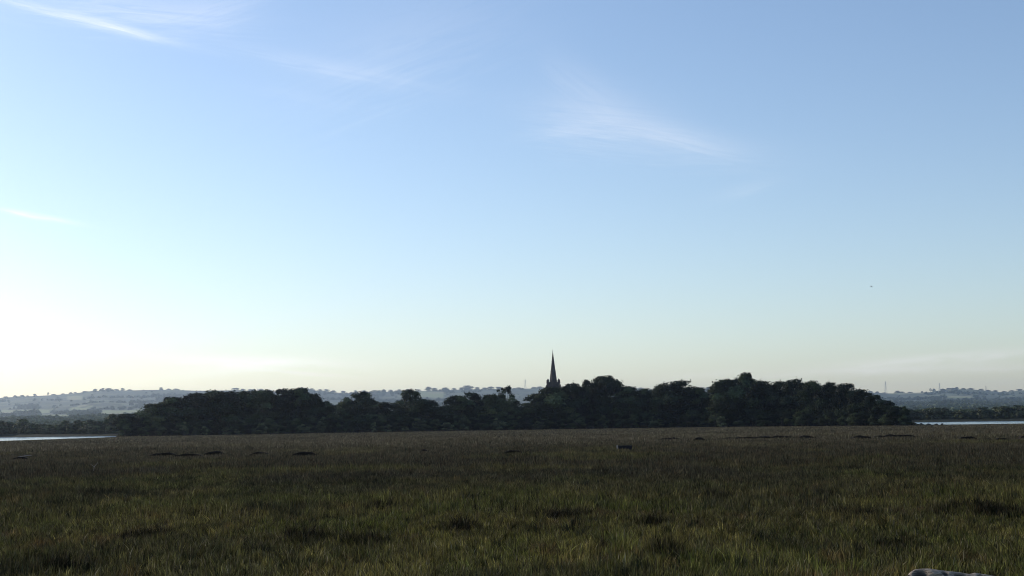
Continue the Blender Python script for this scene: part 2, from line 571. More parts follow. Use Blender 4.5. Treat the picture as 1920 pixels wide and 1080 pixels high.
def make_tree_meshes(kind, seed, n_lobes, n_leaf, leaf, low=0.04, lobe=(0.11, 0.2), thin=1.0):
    rng = np.random.default_rng(seed)
    cs, rs = [], []
    tries = 0
    while len(cs) < n_lobes and tries < 4000:
        tries += 1
        h = low + (1 - low) * rng.uniform(0.06, 0.97)
        e = 0.5 * float(envelope(kind, np.array(h), rng))
        r = rng.uniform(*lobe) * (0.75 if h > 0.8 else 1.0)
        a = rng.uniform(0, 2 * math.pi)
        q = max(0.0, e - r * 0.72) * math.sqrt(rng.uniform(0.25, 1.0)) * rng.uniform(0.86, 1.1)
        c = np.array((q * math.cos(a), q * math.sin(a), min(h, 1 - r * 0.62)))
        if c[2] < low + r * 0.5:
            c[2] = low + r * 0.5
        if any(np.linalg.norm((c - d) * (1, 1, 1.1)) < 0.62 * min(r, s) for d, s in zip(cs, rs)):
            continue
        cs.append(c)
        rs.append(r)
    P, N, T = [], [], []
    w = np.array(rs) ** 2
    for c, r, k in zip(cs, rs, w / w.sum()):
        m = max(8, int(n_leaf * k))
        d = rng.normal(size=(m, 3))
        d /= np.linalg.norm(d, axis=1, keepdims=True)
        d[:, 2] = np.where(d[:, 2] < -0.35, -d[:, 2] * 0.6, d[:, 2])
        # ragged lobe: the radius itself is lumpy
        lump = 1 + 0.22 * np.sin(d[:, 0] * 7 + seed) * np.sin(d[:, 1] * 8 + r * 90) + 0.16 * np.sin(d[:, 2] * 11 + r * 50)
        rr = r * lump * rng.uniform(0.55, 1.06, m) ** 0.7
        P.append(c + d * rr[:, None] * np.array((1, 1, 0.82)))
        N.append(d)
        tone = math.exp(rng.uniform(-1.1, 0.75))
        tt = tone * rng.uniform(0.75, 1.25, m)
        hue = rng.uniform(-0.08, 0.10)
        T.append(np.stack([tt * (1 + hue), tt, tt * (1 - hue)], 1))
    P, N, T = np.concatenate(P), np.concatenate(N), np.concatenate(T)
    keep = rng.uniform(size=len(P)) < thin
    P, N, T = P[keep], N[keep], T[keep]
    P[:, 2] = np.maximum(P[:, 2], low * 0.6 + 0.01)
    V, Fq = leaf_quads(P, N, leaf, rng)
    crown = (V, Fq, np.repeat(T, 4, axis=0))
    bm = bmesh.new()
    lean = Vector((rng.uniform(-0.02, 0.02), rng.uniform(-0.02, 0.02), 0.5))
    bar(bm, (0, 0, -0.03), lean * 0.35, 0.026, 0.021, 8)
    bar(bm, lean * 0.35, lean * 0.98, 0.021, 0.014, 8)
    order = sorted(range(len(cs)), key=lambda i: -rs[i])[:16]
    for i in order:
        c = Vector(cs[i])
        s = lean * min(0.95, max(0.2, c.z * 0.9))
        mid = s.lerp(c, 0.55) + Vector((0, 0, -0.012))
        bar(bm, s, mid, 0.0095, 0.006, 5)
        bar(bm, mid, c, 0.006, 0.002, 5)
    return crown, bm


PROTO = {}


def proto(key, kind, leafmat, seed, n_lobes, n_leaf, leaf, **kw):
    (V, Fq, T), bm = make_tree_meshes(kind, seed, n_lobes, n_leaf, leaf, **kw)
    c = np_mesh('crown', V, [Fq], LEAF[leafmat], cols=T)
    t = bm_obj('trunk', bm, M_BARK)
    PROTO[key] = (c.data, t.data)
    for o in (c, t):
        bpy.data.objects.remove(o)


i = 0
for kind, mats in (('dome', ('oak', 'ash', 'dark', 'oak')), ('tall', ('oak', 'dark', 'ash')), ('umbrella', ('dark', 'oak')), ('bush', ('ash', 'dark', 'oak'))):
    for j, mt in enumerate(mats):
        proto(f'{kind}{j}', kind, mt, 100 + i, 30, 10500, 0.021, lobe=(0.12, 0.22))
        i += 1
proto('open0', 'open', 'oak', 150, 20, 2600, 0.020, low=0.3, lobe=(0.07, 0.13))
proto('open1', 'open', 'ash', 151, 24, 5200, 0.020, low=0.2, lobe=(0.08, 0.15))
for j in range(4):
    proto(f'shrub{j}', 'bush' if j % 2 else 'tall', 'willow', 160 + j, 16, 1500, 0.045, lobe=(0.14, 0.24))
for j in range(5):
    proto(f'far{j}', ('dome', 'bush', 'bush', 'dome', 'bush')[j], 'far', 170 + j, 20, 1700, 0.045, low=0.0, lobe=(0.15, 0.26))


def plant(name, key, u, v_top, width_px, y, label, cat='tree', group=None, base_z=None, rz=None, v_mid=790):
    x = gx(u, y, v_mid)
    bz = float(land_z(np.array([x]), np.array([y]))[0]) if base_z is None else base_z
    bz = max(bz, -0.5) if base_z is None else bz
    h = gz(u, v_top, y) - bz
    w = width_px * y / F
    t = thing(name, (x, y, bz), label, cat, group, random.uniform(0, 6.28) if rz is None else rz)
    t.scale = (w, w * random.uniform(0.95, 1.15), h)
    for part, me in zip(('crown', 'trunk'), PROTO[key]):
        o = bpy.data.objects.new(part, me)
        COL.objects.link(o)
        o.parent = t
    return t


WG = 'trees of the wood across the meadow'
# u, v of the top, width px, distance, kind, label
WOODS = [
    (239, 776, 58, 585, 'bush1', 'low dark bushy tree at the left tip of the wood beside the water'),
    (262, 788, 34, 588, 'bush0', 'smallest dark bush filling the notch behind the wood\'s left tip'),
    (290, 758, 62, 592, 'dome1', 'rounded tree with a sunlit green left flank where the wood begins to rise'),
    (328, 746, 72, 596, 'dome0', 'second rise of the wood\'s left slope, a broad dark dome behind a pale sapling'),
    (366, 737, 74, 602, 'dome2', 'dark round-headed tree high on the left slope of the wood'),
    (412, 728, 84, 606, 'tall0', 'tallest tree of the wood\'s left half, topping the end of its left slope'),
    (452, 734, 66, 612, 'dome3', 'dark dome just right of the tallest tree in the left half'),
    (492, 733, 72, 614, 'dome1', 'broad even-topped tree in the long level stretch of the left half'),
    (531, 730, 62, 618, 'tall1', 'upright narrow tree just right of the long level stretch in the left half'),
    (560, 729, 60, 620, 'dome0', 'high shoulder tree just before the left half of the wood drops away'),
    (588, 739, 56, 622, 'dome2', 'tree on the falling right shoulder of the left half'),
    (606, 750, 44, 622, 'bush2', 'lowest tree on the falling shoulder, next to the first skyline gap'),
    (650, 746, 52, 626, 'bush0', 'low left companion of the detached peaked tree after the first gap'),
    (676, 735, 58, 626, 'dome3', 'detached peaked tree standing between the first and second gaps'),
    (722, 754, 54, 628, 'dome2', 'low rounded tree tucked between the detached peaked tree and the tower-like one'),
    (769, 731, 56, 630, 'dome3', 'tower-like narrow tree rising well above its low neighbours'),
    (800, 749, 52, 632, 'bush1', 'shoulder-high tree leaning on the right side of the tower-like one'),
    (822, 762, 40, 632, 'bush2', 'low bushy tree in the wide dip before the paired domes'),
    (858, 743, 62, 634, 'dome0', 'front dome of the overlapping pair in the middle of the wood'),
    (884, 736, 46, 640, 'dome2', 'rear taller dome of the overlapping pair in the middle of the wood'),
    (922, 741, 52, 640, 'dome1', 'dark tree at the foot of the spindly open tree, on its left'),
    (946, 721, 38, 646, 'open0', 'spindly open tree with see-through twiggy top left of the spire'),
    (958, 746, 48, 640, 'bush0', 'rounded tree under the spindly open one, right side'),
    (1002, 739, 62, 640, 'dome3', 'green-flanked tree sloping up towards the spire from its left'),
    (1036, 727, 70, 640, 'dome1', 'broad tree directly below the church tower'),
    (1074, 719, 62, 642, 'dome2', 'tree hard against the right side of the church tower'),
    (1099, 714, 42, 650, 'tall1', 'small peak between the church tower and the umbrella-shaped crown'),
    (1138, 707, 62, 648, 'umbrella0', 'umbrella-shaped crown standing above the canopy right of the church'),
    (1182, 726, 58, 642, 'dome0', 'dark level tree just right of the umbrella-shaped crown'),
    (1216, 729, 46, 640, 'dome3', 'lower tree in the shallow dip left of the great round dome'),
    (1242, 722, 46, 636, 'dome1', 'shoulder tree leading up to the great round dome'),
    (1274, 714, 82, 630, 'dome2', 'great round dome between the church and the deep notch'),
    (1310, 728, 46, 626, 'dome0', 'dark tree falling from the great dome into the deep notch'),
    (1362, 713, 66, 610, 'dome1', 'rounded tree with a green left edge on the right side of the deep notch'),
    (1398, 701, 46, 612, 'dome0', 'highest crown of the whole wood, a small cap above the right block'),
    (1430, 714, 62, 604, 'dome2', 'level dark tree just right of the highest crown'),
    (1462, 715, 54, 598, 'dome2', 'dark tree in the slight sag of the right block\'s top'),
    (1492, 711, 58, 592, 'dome2', 'first of two matching humps on the right block, nearer the highest crown'),
    (1524, 711, 52, 584, 'tall0', 'second of two matching humps on the right block, before the long fall'),
    (1558, 717, 52, 574, 'dome2', 'tree at the start of the long fall of the right block'),
    (1590, 720, 54, 562, 'tall1', 'tree a third of the way down the right block\'s long fall'),
    (1616, 730, 50, 550, 'dome2', 'tree halfway down the right block\'s long fall'),
    (1640, 741, 48, 540, 'bush1', 'dark tree in the lower part of the right block\'s fall'),
    (1661, 751, 46, 530, 'bush1', 'low dark tree near the right end of the wood'),
    (1679, 761, 36, 520, 'bush2', 'last but one low tree at the right end of the wood'),
    (1692, 772, 20, 514, 'bush1', 'last small dark bush at the wood\'s right end above the water'),
]
for u, v, w, y, k, lab in WOODS:
    plant('broadleaf_tree', k, u, v, w * 1.26, y, lab, 'tree', WG)
# deeper trees that close the wood
top_u = [w[0] for w in WOODS]
top_v = [w[1] for w in WOODS]
for k, u in enumerate(np.linspace(285, 1675, 46)):
    v = float(np.interp(u, top_u, top_v)) + random.uniform(8, 15) + (4 if 985 < u < 1085 else 0)
    y = float(np.interp(u, top_u, [w[3] for w in WOODS])) + random.uniform(22, 60)
    plant('broadleaf_tree', f'dome{k % 4}', u + random.uniform(-8, 8), v, random.uniform(60, 78), y,
          'dark tree deep inside the wood, closed in behind the front row', 'tree', 'trees deep inside the wood')
# hawthorn and holly under the front edge
for k, u in enumerate(np.linspace(236, 1694, 84)):
    y = float(np.interp(u, top_u, [w[3] for w in WOODS])) - random.uniform(3, 9)
    b = 797 + (960 - u) * 0.0141 + 8
    if u > 1600:
        b += 0
    plant('understorey_bush', f'bush{k % 3}', u + random.uniform(-5, 5), b - random.uniform(18, 34), random.uniform(26, 42), y,
          'dark bush of the unbroken understorey along the foot of the wood', 'bush', 'understorey bushes along the foot of the wood')
SHR = [
    (345, 790, 17, 'tall pale-leaved sapling, an oval against the dark left half of the wood'),
    (367, 800, 15, 'small pale bush just right of the oval sapling'),
    (384, 799, 12, 'narrow pale bush, second right of the oval sapling'),
    (424, 801, 16, 'pale bush under the tallest tree of the left half'),
    (444, 805, 11, 'smallest pale bush in the left half, low and round'),
    (478, 803, 13, 'pale low bush beside the wide pale willow of the left half'),
    (492, 793, 20, 'wide loose pale willow at the foot of the left half'),
    (520, 799, 10, 'thin faint sapling right of the wide pale willow'),
    (569, 795, 24, 'brightest pale green bush at the foot of the falling shoulder'),
    (600, 790, 18, 'rounded pale bush on a stem below the first skyline gap'),
    (701, 791, 11, 'narrow pale sapling below the second skyline gap'),
    (728, 796, 14, 'grey-green bush below the low rounded tree'),
    (760, 800, 13, 'low pale bush at the foot of the tower-like tree'),
    (785, 785, 26, 'broad grey-green bush right of the tower-like tree\'s foot'),
    (840, 792, 22, 'pale fan-shaped bush at the foot of the paired domes'),
    (868, 778, 18, 'grey-green upright bush against the front dome of the pair'),
    (935, 784, 26, 'brownish green bush below the spindly open tree'),
    (1008, 790, 24, 'grey-green bush low in front of the church'),
    (1352, 780, 18, 'faint greenish bush inside the edge right of the deep notch'),
]
for k, (u, v, w, lab) in enumerate(SHR):
    y = float(np.interp(u, top_u, [q[3] for q in WOODS])) - 13
    plant('sapling' if 'sapling' in lab else 'willow_bush', f'shrub{k % 4}', u, v, w * 1.15, y, lab, 'bush', 'pale bushes along the foot of the wood')

# ------------------------------------------------------------------ trees on the far banks
ORD = ['first', 'second', 'third', 'fourth', 'fifth', 'sixth', 'seventh', 'eighth', 'ninth', 'tenth', 'eleventh', 'twelfth', 'thirteenth', 'fourteenth', 'fifteenth',
       'sixteenth', 'seventeenth', 'eighteenth', 'nineteenth', 'twentieth', 'twenty-first', 'twenty-second', 'twenty-third', 'twenty-fourth', 'twenty-fifth', 'twenty-sixth']
LEFTBANK = [(-14, 787, 24), (4, 789, 20), (18, 790, 20), (41, 785, 22), (58, 793, 20), (74, 794, 20), (90, 796, 18), (105, 796, 18), (122, 788, 16), (136, 793, 18), (150, 787, 22),
            (168, 787, 22), (186, 788, 24), (200, 790, 18), (212, 776, 22), (228, 786, 24), (250, 783, 26), (270, 786, 26)]
RIGHTBANK = [(1690, 770, 24), (1706, 767, 22), (1722, 767, 22), (1740, 765, 24), (1754, 764, 22), (1768, 765, 22), (1782, 769, 20), (1796, 769, 18), (1806, 767, 18), (1820, 770, 20),
             (1834, 768, 20), (1846, 763, 22), (1860, 768, 20), (1870, 762, 20), (1886, 761, 22), (1898, 763, 20), (1908, 759, 20), (1922, 760, 24), (1940, 763, 24)]
for side, rows in (('left', LEFTBANK), ('right', RIGHTBANK)):
    n = 0
    for k, (u, v, w) in enumerate(rows):
        t = gx(u, 1.0)
        y = float(np.interp(t, TF, YF)) + random.uniform(13, 20)
        bz = float(hill_z(np.array([t]), np.array([y]))[0])
        lab = ORD[k] + (' hazy tree from the left along the far bank beyond the left water' if side == 'left'
                        else ' blue-green tree from the wood along the far bank beyond the right water')
        if u == 212:
            lab = 'tall hazy tree on the far bank showing just behind the wood\'s left tip'
        if u == 122:
            lab = 'small dark round-headed tree on the far bank beyond the left water'
        if u == 41:
            lab = 'hazy rounded tree standing tallest on the far bank near the picture\'s left edge'
        plant('bankside_tree', f'far{k % 5}', u, v + 1, w * 1.7, y, lab, 'tree', f'trees on the far {side} bank', base_z=bz)
# low growth along both far banks, closing the gaps between the trees
for side, (u0, u1) in (('left', (-60, 280)), ('right', (1690, 1980))):
    Vs, Fs, Ts = [], [], []
    base_i = 0
    rng = np.random.default_rng(5 if side == 'left' else 6)
    for _ in range(150):
        u = rng.uniform(u0, u1)
        t = gx(u, 1.0)
        y = float(np.interp(t, TF, YF)) + rng.uniform(9, 26)
        z = float(hill_z(np.array([t]), np.array([y]))[0])
        me = PROTO[f'far{rng.integers(5)}'][0]
        n = len(me.vertices)
        co = np.empty(n * 3, np.float32)
        me.vertices.foreach_get('co', co)
        co = co.reshape(-1, 3) * np.array((rng.uniform(4, 7), rng.uniform(4, 7), rng.uniform(3.0, 5.4))) + np.array((t * y, y, z - 0.3))
        tc = np.empty(n * 4, np.float32)
        me.color_attributes['tint'].data.foreach_get('color', tc)
        Vs.append(co)
        Ts.append(tc.reshape(-1, 4)[:, :3])
        Fs.append(np.arange(n).reshape(-1, 4) + base_i)
        base_i += n
    o = np_mesh('bankside_scrub', np.concatenate(Vs), [np.concatenate(Fs)], LEAF['far'], cols=np.concatenate(Ts))
    tag(o, f'hazy scrub closing the far bank beyond the {side} water', kind='stuff')

# ------------------------------------------------------------------ hillside woodland and hedges, one mass
rng = np.random.default_rng(21)


def blob_cloud(px, py, pz, w, h, rng, nq=26):
    n = len(px)
    d = rng.normal(size=(n, nq, 3))
    d /= np.linalg.norm(d, axis=2, keepdims=True)
    d[:, :, 2] = np.abs(d[:, :, 2]) * 1.0 - 0.1
    r = rng.uniform(0.7, 1.05, (n, nq, 1))
    P = d * r * np.stack([w * 0.5, w * 0.5, h], 1)[:, None, :] + np.stack([px, py, pz], 1)[:, None, :]
    s = (w * 0.24)[:, None] * np.ones((1, nq))
    V, Fq = [], []
    N = d.reshape(-1, 3)
    Pf = P.reshape(-1, 3)
    r0 = rng.normal(size=N.shape)
    nn = N * 1.2 + r0 / np.linalg.norm(r0, axis=1, keepdims=True)
    nn /= np.linalg.norm(nn, axis=1, keepdims=True)
    a = np.cross(nn, rng.normal(size=N.shape))
    a /= np.linalg.norm(a, axis=1, keepdims=True) + 1e-9
    b = np.cross(nn, a)
    sf = s.reshape(-1, 1) * rng.uniform(0.7, 1.3, (len(N), 1))
    V = np.stack([Pf - a * sf, Pf - b * sf * 0.8, Pf + a * sf, Pf + b * sf * 0.8], 1).reshape(-1, 3)
    tone = (rng.uniform(0.7, 1.3, (n, 1)) * np.ones((1, nq * 4))).reshape(-1, 1)
    return V, np.arange(len(V)).reshape(-1, 4), tone * np.ones((1, 3))


N0 = 120000
t_ = rng.uniform(gx(-700, 1.0), gx(2600, 1.0), N0)
y_ = 760 * (CREST / 760) ** (rng.uniform(0, 1, N0) ** 0.75)
x_ = t_ * y_
z_ = hill_z(t_, y_)
uu, vv = project(np.stack([x_, y_, z_], 1))
cell_, hedge_ = field_cells(x_, y_, 77)
wood_ = fbm(x_ / 330, y_ / 500, 91, 4)
p_ = np.where(hedge_ < 0.035, 0.34, 0.0) + np.where(wood_ > 0.60, 0.5, 0.0)
DARKWOODS = [(26, 71, 760, 783), (136, 166, 769, 783), (1640, 1800, 746, 772), (1800, 1920, 750, 770), (0, 240, 788, 806)]
for u0, u1, v0, v1 in DARKWOODS:
    p_ = np.where((uu > u0) & (uu < u1) & (vv > v0) & (vv < v1), 0.75, p_)
for u0, u1, v0, v1 in FIELDS:
    p_ = np.where((uu > u0 - 1) & (uu < u1 + 1) & (vv > v0) & (vv < v1 + 2.5), 0.0, p_)
yf_ = np.interp(t_, TF, YF)
ok = (rng.uniform(size=N0) < p_) & (y_ > yf_ + 30) & (y_ < CREST - 30)
big = np.where(wood_ > 0.54, 1.25, 0.85)[ok] * np.clip(y_[ok] / 2000, 0.65, 1.6)
W_ = rng.uniform(7, 15, ok.sum()) * big
H_ = rng.uniform(3.5, 8.5, ok.sum()) * big
big_u = (uu[ok] > 26) & (uu[ok] < 71) & (vv[ok] > 760) & (vv[ok] < 783)
H_ = np.where(big_u, H_ * 1.7, H_)
V, Fq, T = blob_cloud(x_[ok], y_[ok], z_[ok], W_, H_, rng)
o = np_mesh('hillside_woodland', V, [Fq], LEAF['hillside'], cols=T)
tag(o, 'hedgerows and woods massed over the far hillsides', kind='stuff')

# ------------------------------------------------------------------ skyline trees
SKYT = [(10, 8, 2.5), (28, 6, 4), (41, 8, 3.5), (52, 5, 2.5), (65, 6, 5), (90, 5, 7), (100, 8, 2.5), (118, 8, 2.5), (133, 7, 3.5), (141, 6, 2.5), (160, 10, 2), (178, 7, 4.5), (193, 6, 5.5),
        (205, 13, 5), (218, 9, 3), (230, 7, 5.5), (243, 9, 2.5), (302, 7, 5.5), (316, 9, 3), (330, 12, 3.5), (441, 14, 5.5), (455, 9, 4), (470, 10, 3.5), (490, 11, 5), (505, 9, 4), (520, 9, 4),
        (566, 7, 6.5), (576, 8, 3.5), (585, 10, 4), (600, 9, 3.5), (612, 10, 5), (625, 9, 4), (643, 9, 5), (666, 7, 6.5), (683, 10, 5.5), (703, 10, 5), (719, 8, 6), (732, 10, 5), (748, 8, 5),
        (765, 10, 5), (784, 10, 4), (803, 12, 9), (815, 10, 6), (835, 14, 6), (851, 10, 4), (866, 10, 5), (877, 18, 8.5), (895, 10, 5.5), (908, 10, 5), (920, 13, 7), (935, 11, 6.5), (955, 10, 5),
        (972, 9, 3), (1000, 11, 3.5), (1012, 10, 4), (1190, 10, 5), (1202, 10, 5), (1316, 10, 5.5), (1328, 12, 6), (1338, 9, 5.5), (1632, 9, 3.5), (1645, 6, 3.5), (1658, 8, 2), (1683, 10, 5.5),
        (1692, 8, 3.5), (1706, 9, 2.5), (1729, 4, 3.5), (1745, 4.5, 8.5), (1751, 6, 6), (1768, 9, 3.5), (1779, 10, 4), (1787, 9, 3.5), (1794, 7, 5), (1806, 9, 3), (1820, 11, 3.5), (1840, 9, 3.5),
        (1852, 8, 2.5), (1866, 9, 3.5), (1882, 10, 3), (1897, 9, 3), (1911, 10, 4)]
SPECIAL = {90: 'lone lollipop tree standing clear on the left ridge skyline', 65: 'dark knob of a tree on the left ridge, left of the lollipop tree',
           230: 'leaning tree on the left ridge just before the wood hides it', 193: 'upright dark tree on the crown of the left ridge',
           205: 'wide rounded clump on the crown of the left ridge', 803: 'big round tree on the ridge above the green hill field',
           877: 'widest rounded clump on the ridge left of the spire', 1745: 'tall leaning tree on the right ridge beside the white farmhouse',
           1751: 'shorter tree pressed against the tall leaning one on the right ridge', 1683: 'rounded tree on the right ridge just right of the tallest pylon',
           666: 'slim tree on the ridge above the detached peaked tree of the wood', 566: 'slim tree on the ridge above the falling shoulder of the wood',
           302: 'single bump of a tree on the bare stretch of left ridge', 1794: 'small knob of a tree right of the pylon behind the farmhouse',
           1729: 'tiny lone tree on the bare part of the right ridge'}
SEG = [(-99, 260, 'small hazy tree on the left ridge above the water'), (260, 620, 'small hazy tree on the ridge behind the wood\'s left half'),
       (620, 800, 'hazy skyline tree above the tower-like tree and its neighbours'), (800, 990, 'hazy skyline tree between the green hill field and the far mast'),
       (990, 1350, 'hazy skyline tree glimpsed through canopy gaps near the church'), (1350, 9999, 'small blue-grey tree on the right ridge among the pylons')]
cnt = {}
for k, (u, w, h) in enumerate(SKYT):
    v0 = float(np.interp(u, [q[0] for q in SKY], [q[1] for q in SKY]))
    t = gx(u, 1.0, v0)
    y = CREST - 12
    bz = float(hill_z(np.array([t]), np.array([y]))[0]) - (1.0 if u in (90, 1745) else 6.0)
    if u in SPECIAL:
        lab = SPECIAL[u]
    else:
        for a, b, s in SEG:
            if a <= u < b:
                cnt[s] = cnt.get(s, 0) + 1
                lab = f'{s}, {ORD[cnt[s] - 1]} from the left'
    key = 'open1' if u in (90, 1745) else f'far{k % 5}'
    plant('hilltop_tree', key, u, v0 - h * 0.86, w * (1.05 if u in (90, 1745) else 1.3), y, lab, 'tree', 'trees along the hill skyline', base_z=bz, v_mid=v0)

# ------------------------------------------------------------------ church
CY = 690.0
cx = gx(1037.5, CY, 720)
church = thing('church', (cx, CY, 0.0), 'old stone church whose spire rises above the wood, dark against the sky', 'church')
px = CY / F
hw = 11.7 * px                                     # half width of the tower
zp = gz(1037, 716, CY)                             # top of the tower walls
bm = bmesh.new()
box(bm, -hw, hw, -hw, hw, -0.5, zp - 0.7)
for zc in (zp * 0.34, zp * 0.67):
    box(bm, -hw - 0.16, hw + 0.16, -hw - 0.16, hw + 0.16, zc, zc + 0.35)
for sx in (-1, 1):
    for sy in (-1, 1):
        box(bm, sx * hw - 0.5, sx * hw + 0.5, sy * hw - 0.5, sy * hw + 0.5, -0.5, zp - 1.4)
bm_obj('tower', bm, M_STONE, church)
bm = bmesh.new()
box(bm, -hw - 0.3, hw + 0.3, -hw - 0.3, hw + 0.3, zp - 0.7, zp - 0.2)
n = 5
step = 2 * hw / (2 * n - 1)
for q in range(n):
    a = -hw + 2 * q * step
    for s in (-1, 1):
        y0, y1 = sorted((s * (hw + 0.25), s * (hw - 0.25)))
        box(bm, a, a + step, y0, y1, zp - 0.2, zp + 0.75)
        if 0 < q < n - 1:
            box(bm, y0, y1, a, a + step, zp - 0.2, zp + 0.75)
bm_obj('parapet', bm, M_STONE, church)
for sx in (-1, 1):
    for sy in (-1, 1):
        bm = bmesh.new()
        cxx, cyy = sx * (hw - 0.42), sy * (hw - 0.42)
        box(bm, cxx - 0.5, cxx + 0.5, cyy - 0.5, cyy + 0.5, zp - 0.15, zp + 0.7)
        ring = [bm.verts.new((cxx + dx * 0.52, cyy + dy * 0.52, zp + 0.7)) for dx, dy in ((-1, -1), (1, -1), (1, 1), (-1, 1))]
        tip = bm.verts.new((cxx, cyy, zp + 1.6))
        for q in range(4):
            bm.faces.new((ring[q], ring[(q + 1) % 4], tip))
        bm_obj('pinnacle', bm, M_STONE, church)
zt = gz(1037.5, 659, CY)
bm = bmesh.new()
rb = 7.2 * px
zb = zp - 0.25
levels = [(zb, rb), (zb + (zt - zb) * 0.33, rb * 0.66), (zb + (zt - zb) * 0.335, rb * 0.70), (zb + (zt - zb) * 0.35, rb * 0.70), (zb + (zt - zb) * 0.355, rb * 0.64),
          (zb + (zt - zb) * 0.66, rb * 0.335), (zb + (zt - zb) * 0.665, rb * 0.37), (zb + (zt - zb) * 0.68, rb * 0.37), (zb + (zt - zb) * 0.685, rb * 0.31), (zt, 0.09)]
prev = None
for z, r in levels:
    ringv = [bm.verts.new((r / math.cos(math.pi / 8) * math.cos(math.pi / 8 + q * math.pi / 4), r / math.cos(math.pi / 8) * math.sin(math.pi / 8 + q * math.pi / 4), z)) for q in range(8)]
    if prev:
        for q in range(8):
            bm.faces.new((prev[q], prev[(q + 1) % 8], ringv[(q + 1) % 8], ringv[q]))
    prev = ringv
bm.faces.new(prev)
spire = bm_obj('spire', bm, M_STONE, church)
bm = bmesh.new()
bar(bm, (0, 0, zt - 0.2), (0, 0, zt + 1.0), 0.07, 0.05, 6)
bmesh.ops.create_uvsphere(bm, u_segments=8, v_segments=6, radius=0.2, matrix=Matrix.Translation((0, 0, zt + 0.25)))
bm_obj('finial', bm, M_STEEL, spire)
for s, ax in ((-1, 'y'), (1, 'y'), (-1, 'x'), (1, 'x')):        # belfry openings, one on each face
    bm = bmesh.new()
    pts = [(-0.75, zp - 6.4), (0.75, zp - 6.4), (0.75, zp - 3.6), (0.45, zp - 2.9), (0, zp - 2.5), (-0.45, zp - 2.9), (-0.75, zp - 3.6)]
    for d in (0.0, 1.0):
        dd = s * (hw - 0.05 + 0.09 * d)
        vs = [bm.verts.new((a, dd, b) if ax == 'y' else (dd, a, b)) for a, b in pts]
        bm.faces.new(vs)
        if d == 0:
            first = vs
        else:
            for q in range(len(pts)):
                bm.faces.new((first[q], first[(q + 1) % len(pts)], vs[(q + 1) % len(pts)], vs[q]))
    bm_obj('belfry_window', bm, M_DARK, church)
bm = bmesh.new()
box(bm, hw, hw + 17, -4, 4, -0.5, 6)
nave = bm_obj('nave', bm, M_STONE, church)
bm = bmesh.new()
pr = [[bm.verts.new((x, y, z)) for y, z in ((-4.4, 5.98), (0, 10.6), (4.4, 5.98))] for x in (hw + 0.02, hw + 17.3)]
bm.faces.new(pr[0])
bm.faces.new(pr[1])
for q in range(3):
    bm.faces.new((pr[0][q], pr[0][(q + 1) % 3], pr[1][(q + 1) % 3], pr[1][q]))
bm_obj('roof', bm, M_SLATE, nave)


# ------------------------------------------------------------------ pylons on the skyline
def pylon(u, v_top, v_base, y, label):
    t = gx(u, 1.0, v_base)
    bz = float(hill_z(np.array([t]), np.array([y]))[0])
    H = gz(u, v_top, y) - bz
    root = thing('pylon', (t * y, y, bz - 0.5), label, 'pylon', 'power line pylons on the hills', 0.35)
    bm = bmesh.new()
    wb, wt = H * 0.11, H * 0.022
    lv = [0, 0.22, 0.42, 0.58, 0.72, 0.86, 1.0]
    half = [wb + (wt * 1.6 - wb) * min(1, a / 0.6) if a < 0.6 else wt * 1.6 + (wt * 0.4 - wt * 1.6) * (a - 0.6) / 0.4 for a in lv]
    for sx in (-1, 1):
        for sy in (-1, 1):
            for q in range(len(lv) - 1):
                bar(bm, (sx * half[q], sy * half[q], lv[q] * H), (sx * half[q + 1], sy * half[q + 1], lv[q + 1] * H), 0.40)
    for q in range(len(lv) - 1):
        for s in (-1, 1):
            for e in (-1, 1):
                bar(bm, (-e * half[q], s * half[q], lv[q] * H), (e * half[q + 1], s * half[q + 1], lv[q + 1] * H), 0.16)
                bar(bm, (s * half[q], -e * half[q], lv[q] * H), (s * half[q + 1], e * half[q + 1], lv[q + 1] * H), 0.16)
    bm_obj('lattice_mast', bm, M_STEEL, root)
    for a, wd in ((0.62, 0.17), (0.76, 0.20), (0.89, 0.14)):
        bm = bmesh.new()
        for s in (-1, 1):
            bar(bm, (-wd * H, 0, a * H), (0, s * wt, a * H + 1.4), 0.2)
            bar(bm, (wd * H, 0, a * H), (0, s * wt, a * H + 1.4), 0.2)
            bar(bm, (-wd * H, 0, a * H), (0, s * wt, a * H - 0.5), 0.2)
            bar(bm, (wd * H, 0, a * H), (0, s * wt, a * H - 0.5), 0.2)
            bar(bm, (s * wd * H, 0, a * H), (s * wd * H, 0, a * H - 2.2), 0.13)
        bm_obj('cross_arm', bm, M_STEEL, root)


pylon(1661, 715, 737, 10270, 'tallest grey lattice pylon, on the right ridge close to the wood')
pylon(1762, 718, 733, 10380, 'grey lattice pylon on the right ridge directly behind the white farmhouse')
pylon(1849, 723, 734, 10440, 'faintest lattice pylon on the right ridge, nearest the picture edge')
pylon(985, 711, 729, 10440, 'pale hazy lattice pylon on the ridge left of the church spire')

